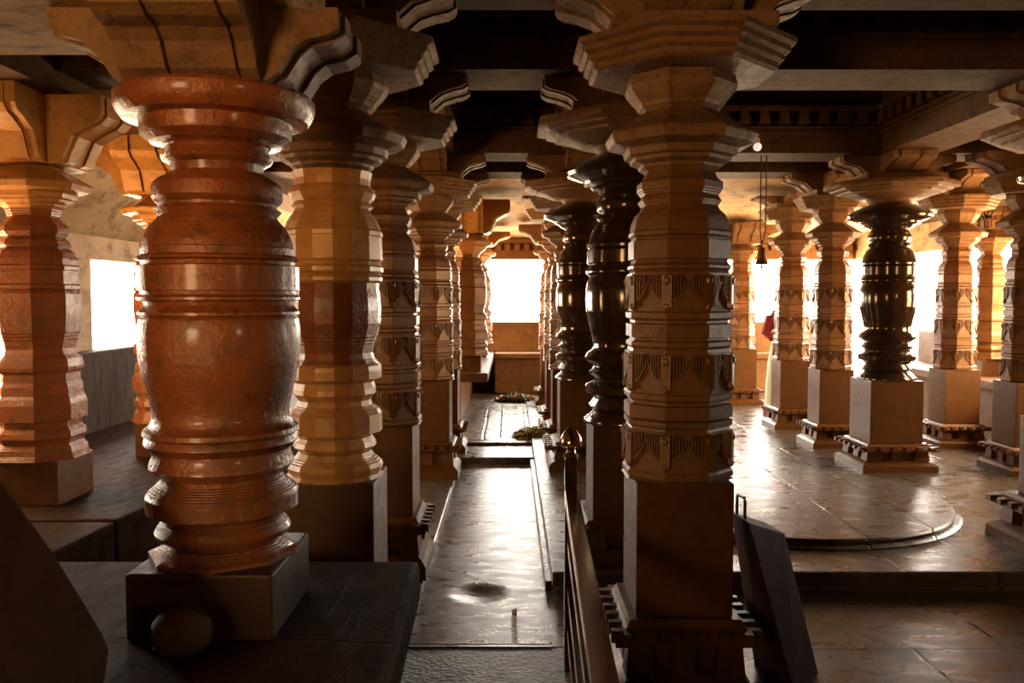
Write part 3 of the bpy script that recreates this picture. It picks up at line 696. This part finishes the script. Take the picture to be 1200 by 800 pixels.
# ------------------------------------------------------------------ person mostly hidden by a pillar
def person(x, y, z):
    t = empty('person', (x, y, z)); tag(t, 'person in a red blouse and pale skirt mostly hidden behind a carved pillar, elbow out', 'person')
    V = [(0,0,.92,.13),(0,0,1.08,.115),(0,0,1.26,.14),(0,0,1.36,.11),(0,0,1.43,.05),(0,-.01,1.53,.085),(0,-.01,1.60,.075),
         (-.17,0,1.33,.05),(-.255,.03,1.07,.04),(-.13,-.16,.98,.03),(-.07,-.2,.98,.025),
         (.17,0,1.33,.05),(.22,.02,1.07,.04),(.2,-.08,.85,.03),(.2,-.11,.77,.025),
         (-.09,0,.86,.09),(-.1,0,.47,.06),(-.1,.02,.08,.042),(-.1,-.12,.035,.03),
         (.09,0,.86,.09),(.1,0,.47,.06),(.1,.02,.08,.042),(.1,-.12,.035,.03)]
    E = [(0,1),(1,2),(2,3),(3,4),(4,5),(5,6),(2,7),(7,8),(8,9),(9,10),(2,11),(11,12),(12,13),(13,14),(0,15),(15,16),(16,17),(17,18),(0,19),(19,20),(20,21),(21,22)]
    me = bpy.data.meshes.new('body'); me.from_pydata([v[:3] for v in V], E, []); me.materials.append(M['skin'])
    o = link('body', me, t)
    mod = o.modifiers.new('skin', 'SKIN'); 
    sv = me.skin_vertices[0].data if me.skin_vertices else None
    if sv is None:
        bm = bmesh.new(); bm.from_mesh(me); bm.verts.layers.skin.verify(); bm.to_mesh(me); bm.free(); sv = me.skin_vertices[0].data
    for i, v in enumerate(V): sv[i].radius = (v[3], v[3]); sv[i].use_root = (i == 0)
    mod.use_smooth_shade = True
    o.modifiers.new('sub', 'SUBSURF').levels = 1
    b = MB(); el = lambda rx, ry, z, cx=0: [(cx + rx*math.cos(a*math.pi/12), ry*math.sin(a*math.pi/12), z) for a in range(24)]
    b.rings([el(.27, .23, .06), el(.262, .22, .3), el(.235, .19, .7), el(.19, .15, .98), el(.165, .14, 1.06)]); b.build('skirt', M['cloth_pale'], t, smooth=50)
    b = MB(); b.rings([el(.285, .245, .015), el(.285, .245, .16), el(.262, .225, .17)]); b.build('skirt_hem', M['cloth_red'], t, smooth=50)
    b = MB(); b.rings([el(.17, .145, 1.02), el(.19, .15, 1.2), el(.2, .14, 1.34), el(.12, .1, 1.42), el(.07, .07, 1.44)])
    b.tube([(-.15, 0, 1.35), (-.2, .01, 1.28), (-.262, .03, 1.08), (-.2, -.06, 1.03)], [.075, .075, .06, .055], 12)
    b.tube([(.15, 0, 1.35), (.19, .01, 1.25), (.22, .02, 1.12)], [.075, .072, .06], 12)
    b.build('blouse', M['cloth_red'], t, smooth=60)
    b = MB(); b.ball((0, .015, 1.60), .1, 16, 10, .9, 1, 1.1); b.ball((0, .11, 1.54), .055, 12, 8); b.build('hair', M['hair'], t, smooth=60)
    return t
person(3.52, 10.95, MF)

# ------------------------------------------------------------------ light: daylight through the openings
w = bpy.data.worlds.new('world'); S.world = w; w.use_nodes = True
bg = w.node_tree.nodes['Background']; bg.inputs['Color'].default_value = (1.0, .90, .76, 1); bg.inputs['Strength'].default_value = 24.0
wn = w.node_tree; WL = wn.links.new
tc = wn.nodes.new('ShaderNodeTexCoord'); sx = wn.nodes.new('ShaderNodeSeparateXYZ'); WL(tc.outputs['Generated'], sx.inputs[0])
# pale hazy sky above, sunlit red earth below; warm bright tint behind the camera, added to light the pillar fronts
def ramp(sock, lo, hi, ca, cb):
    r = wn.nodes.new('ShaderNodeMapRange'); r.inputs['From Min'].default_value = lo; r.inputs['From Max'].default_value = hi; r.interpolation_type = 'SMOOTHSTEP'
    WL(sock, r.inputs['Value'])
    m = wn.nodes.new('ShaderNodeMix'); m.data_type = 'RGBA'; WL(r.outputs['Result'], m.inputs[0])
    for i, c in ((6, ca), (7, cb)):
        if isinstance(c, tuple): m.inputs[i].default_value = (*c, 1)
        else: WL(c, m.inputs[i])
    return m.outputs[2]
front = ramp(sx.outputs[2], -.10, .06, (1.15, .82, .48), (1.6, 1.48, 1.30))
behind = ramp(sx.outputs[2], -.05, .35, (1.8, .98, .44), (2.6, 2.0, 1.3))
WL(ramp(sx.outputs[1], -.15, .6, behind, front), bg.inputs['Color'])
def portal(name, loc, rot, sx, sy):
    l = bpy.data.lights.new(name, 'AREA'); l.shape = 'RECTANGLE'; l.size = sx; l.size_y = sy; l.cycles.is_portal = True
    o = bpy.data.objects.new(name, l); COL.objects.link(o); o.location = loc; o.rotation_euler = rot
zl0, zl1 = 1.17, EZ + .35
for y0, y1 in ((4.4, 5.7), (7.95, 14.3)):
    portal('daylight_left', (-4.2, (y0+y1)/2, (zl0+zl1)/2), (0, R(-90), 0), zl1-zl0+.1, y1-y0)
portal('daylight_back', (.8, 14.65, EZ+.1), (R(-90), 0, 0), 9.8, 1.2)
portal('daylight_right', (6.0, 9.0, EZ+.1), (0, R(90), 0), 1.2, 6.1)
portal('daylight_door', (6.0, 13.2, 1.2), (0, R(90), 0), 2.3, 2.4)
portal('daylight_entry', (-2.65, -2.85, 1.85), (R(90), 0, 0), 1.6, 1.2)

portal('daylight_side', (4.5, -2.85, 2.3), (R(90), 0, 0), 2.3, .5)

# ------------------------------------------------------------------ render look
S.view_settings.view_transform = 'Standard'; S.view_settings.look = 'None'
S.view_settings.gamma = 1.0; S.view_settings.use_curve_mapping = False
S.view_settings.exposure = 0.0
cy = S.cycles
cy.use_denoising = True
try: cy.denoiser = 'OPENIMAGEDENOISE'
except Exception: pass
cy.max_bounces = 10; cy.diffuse_bounces = 6; cy.glossy_bounces = 5; cy.sample_clamp_indirect = 20.0
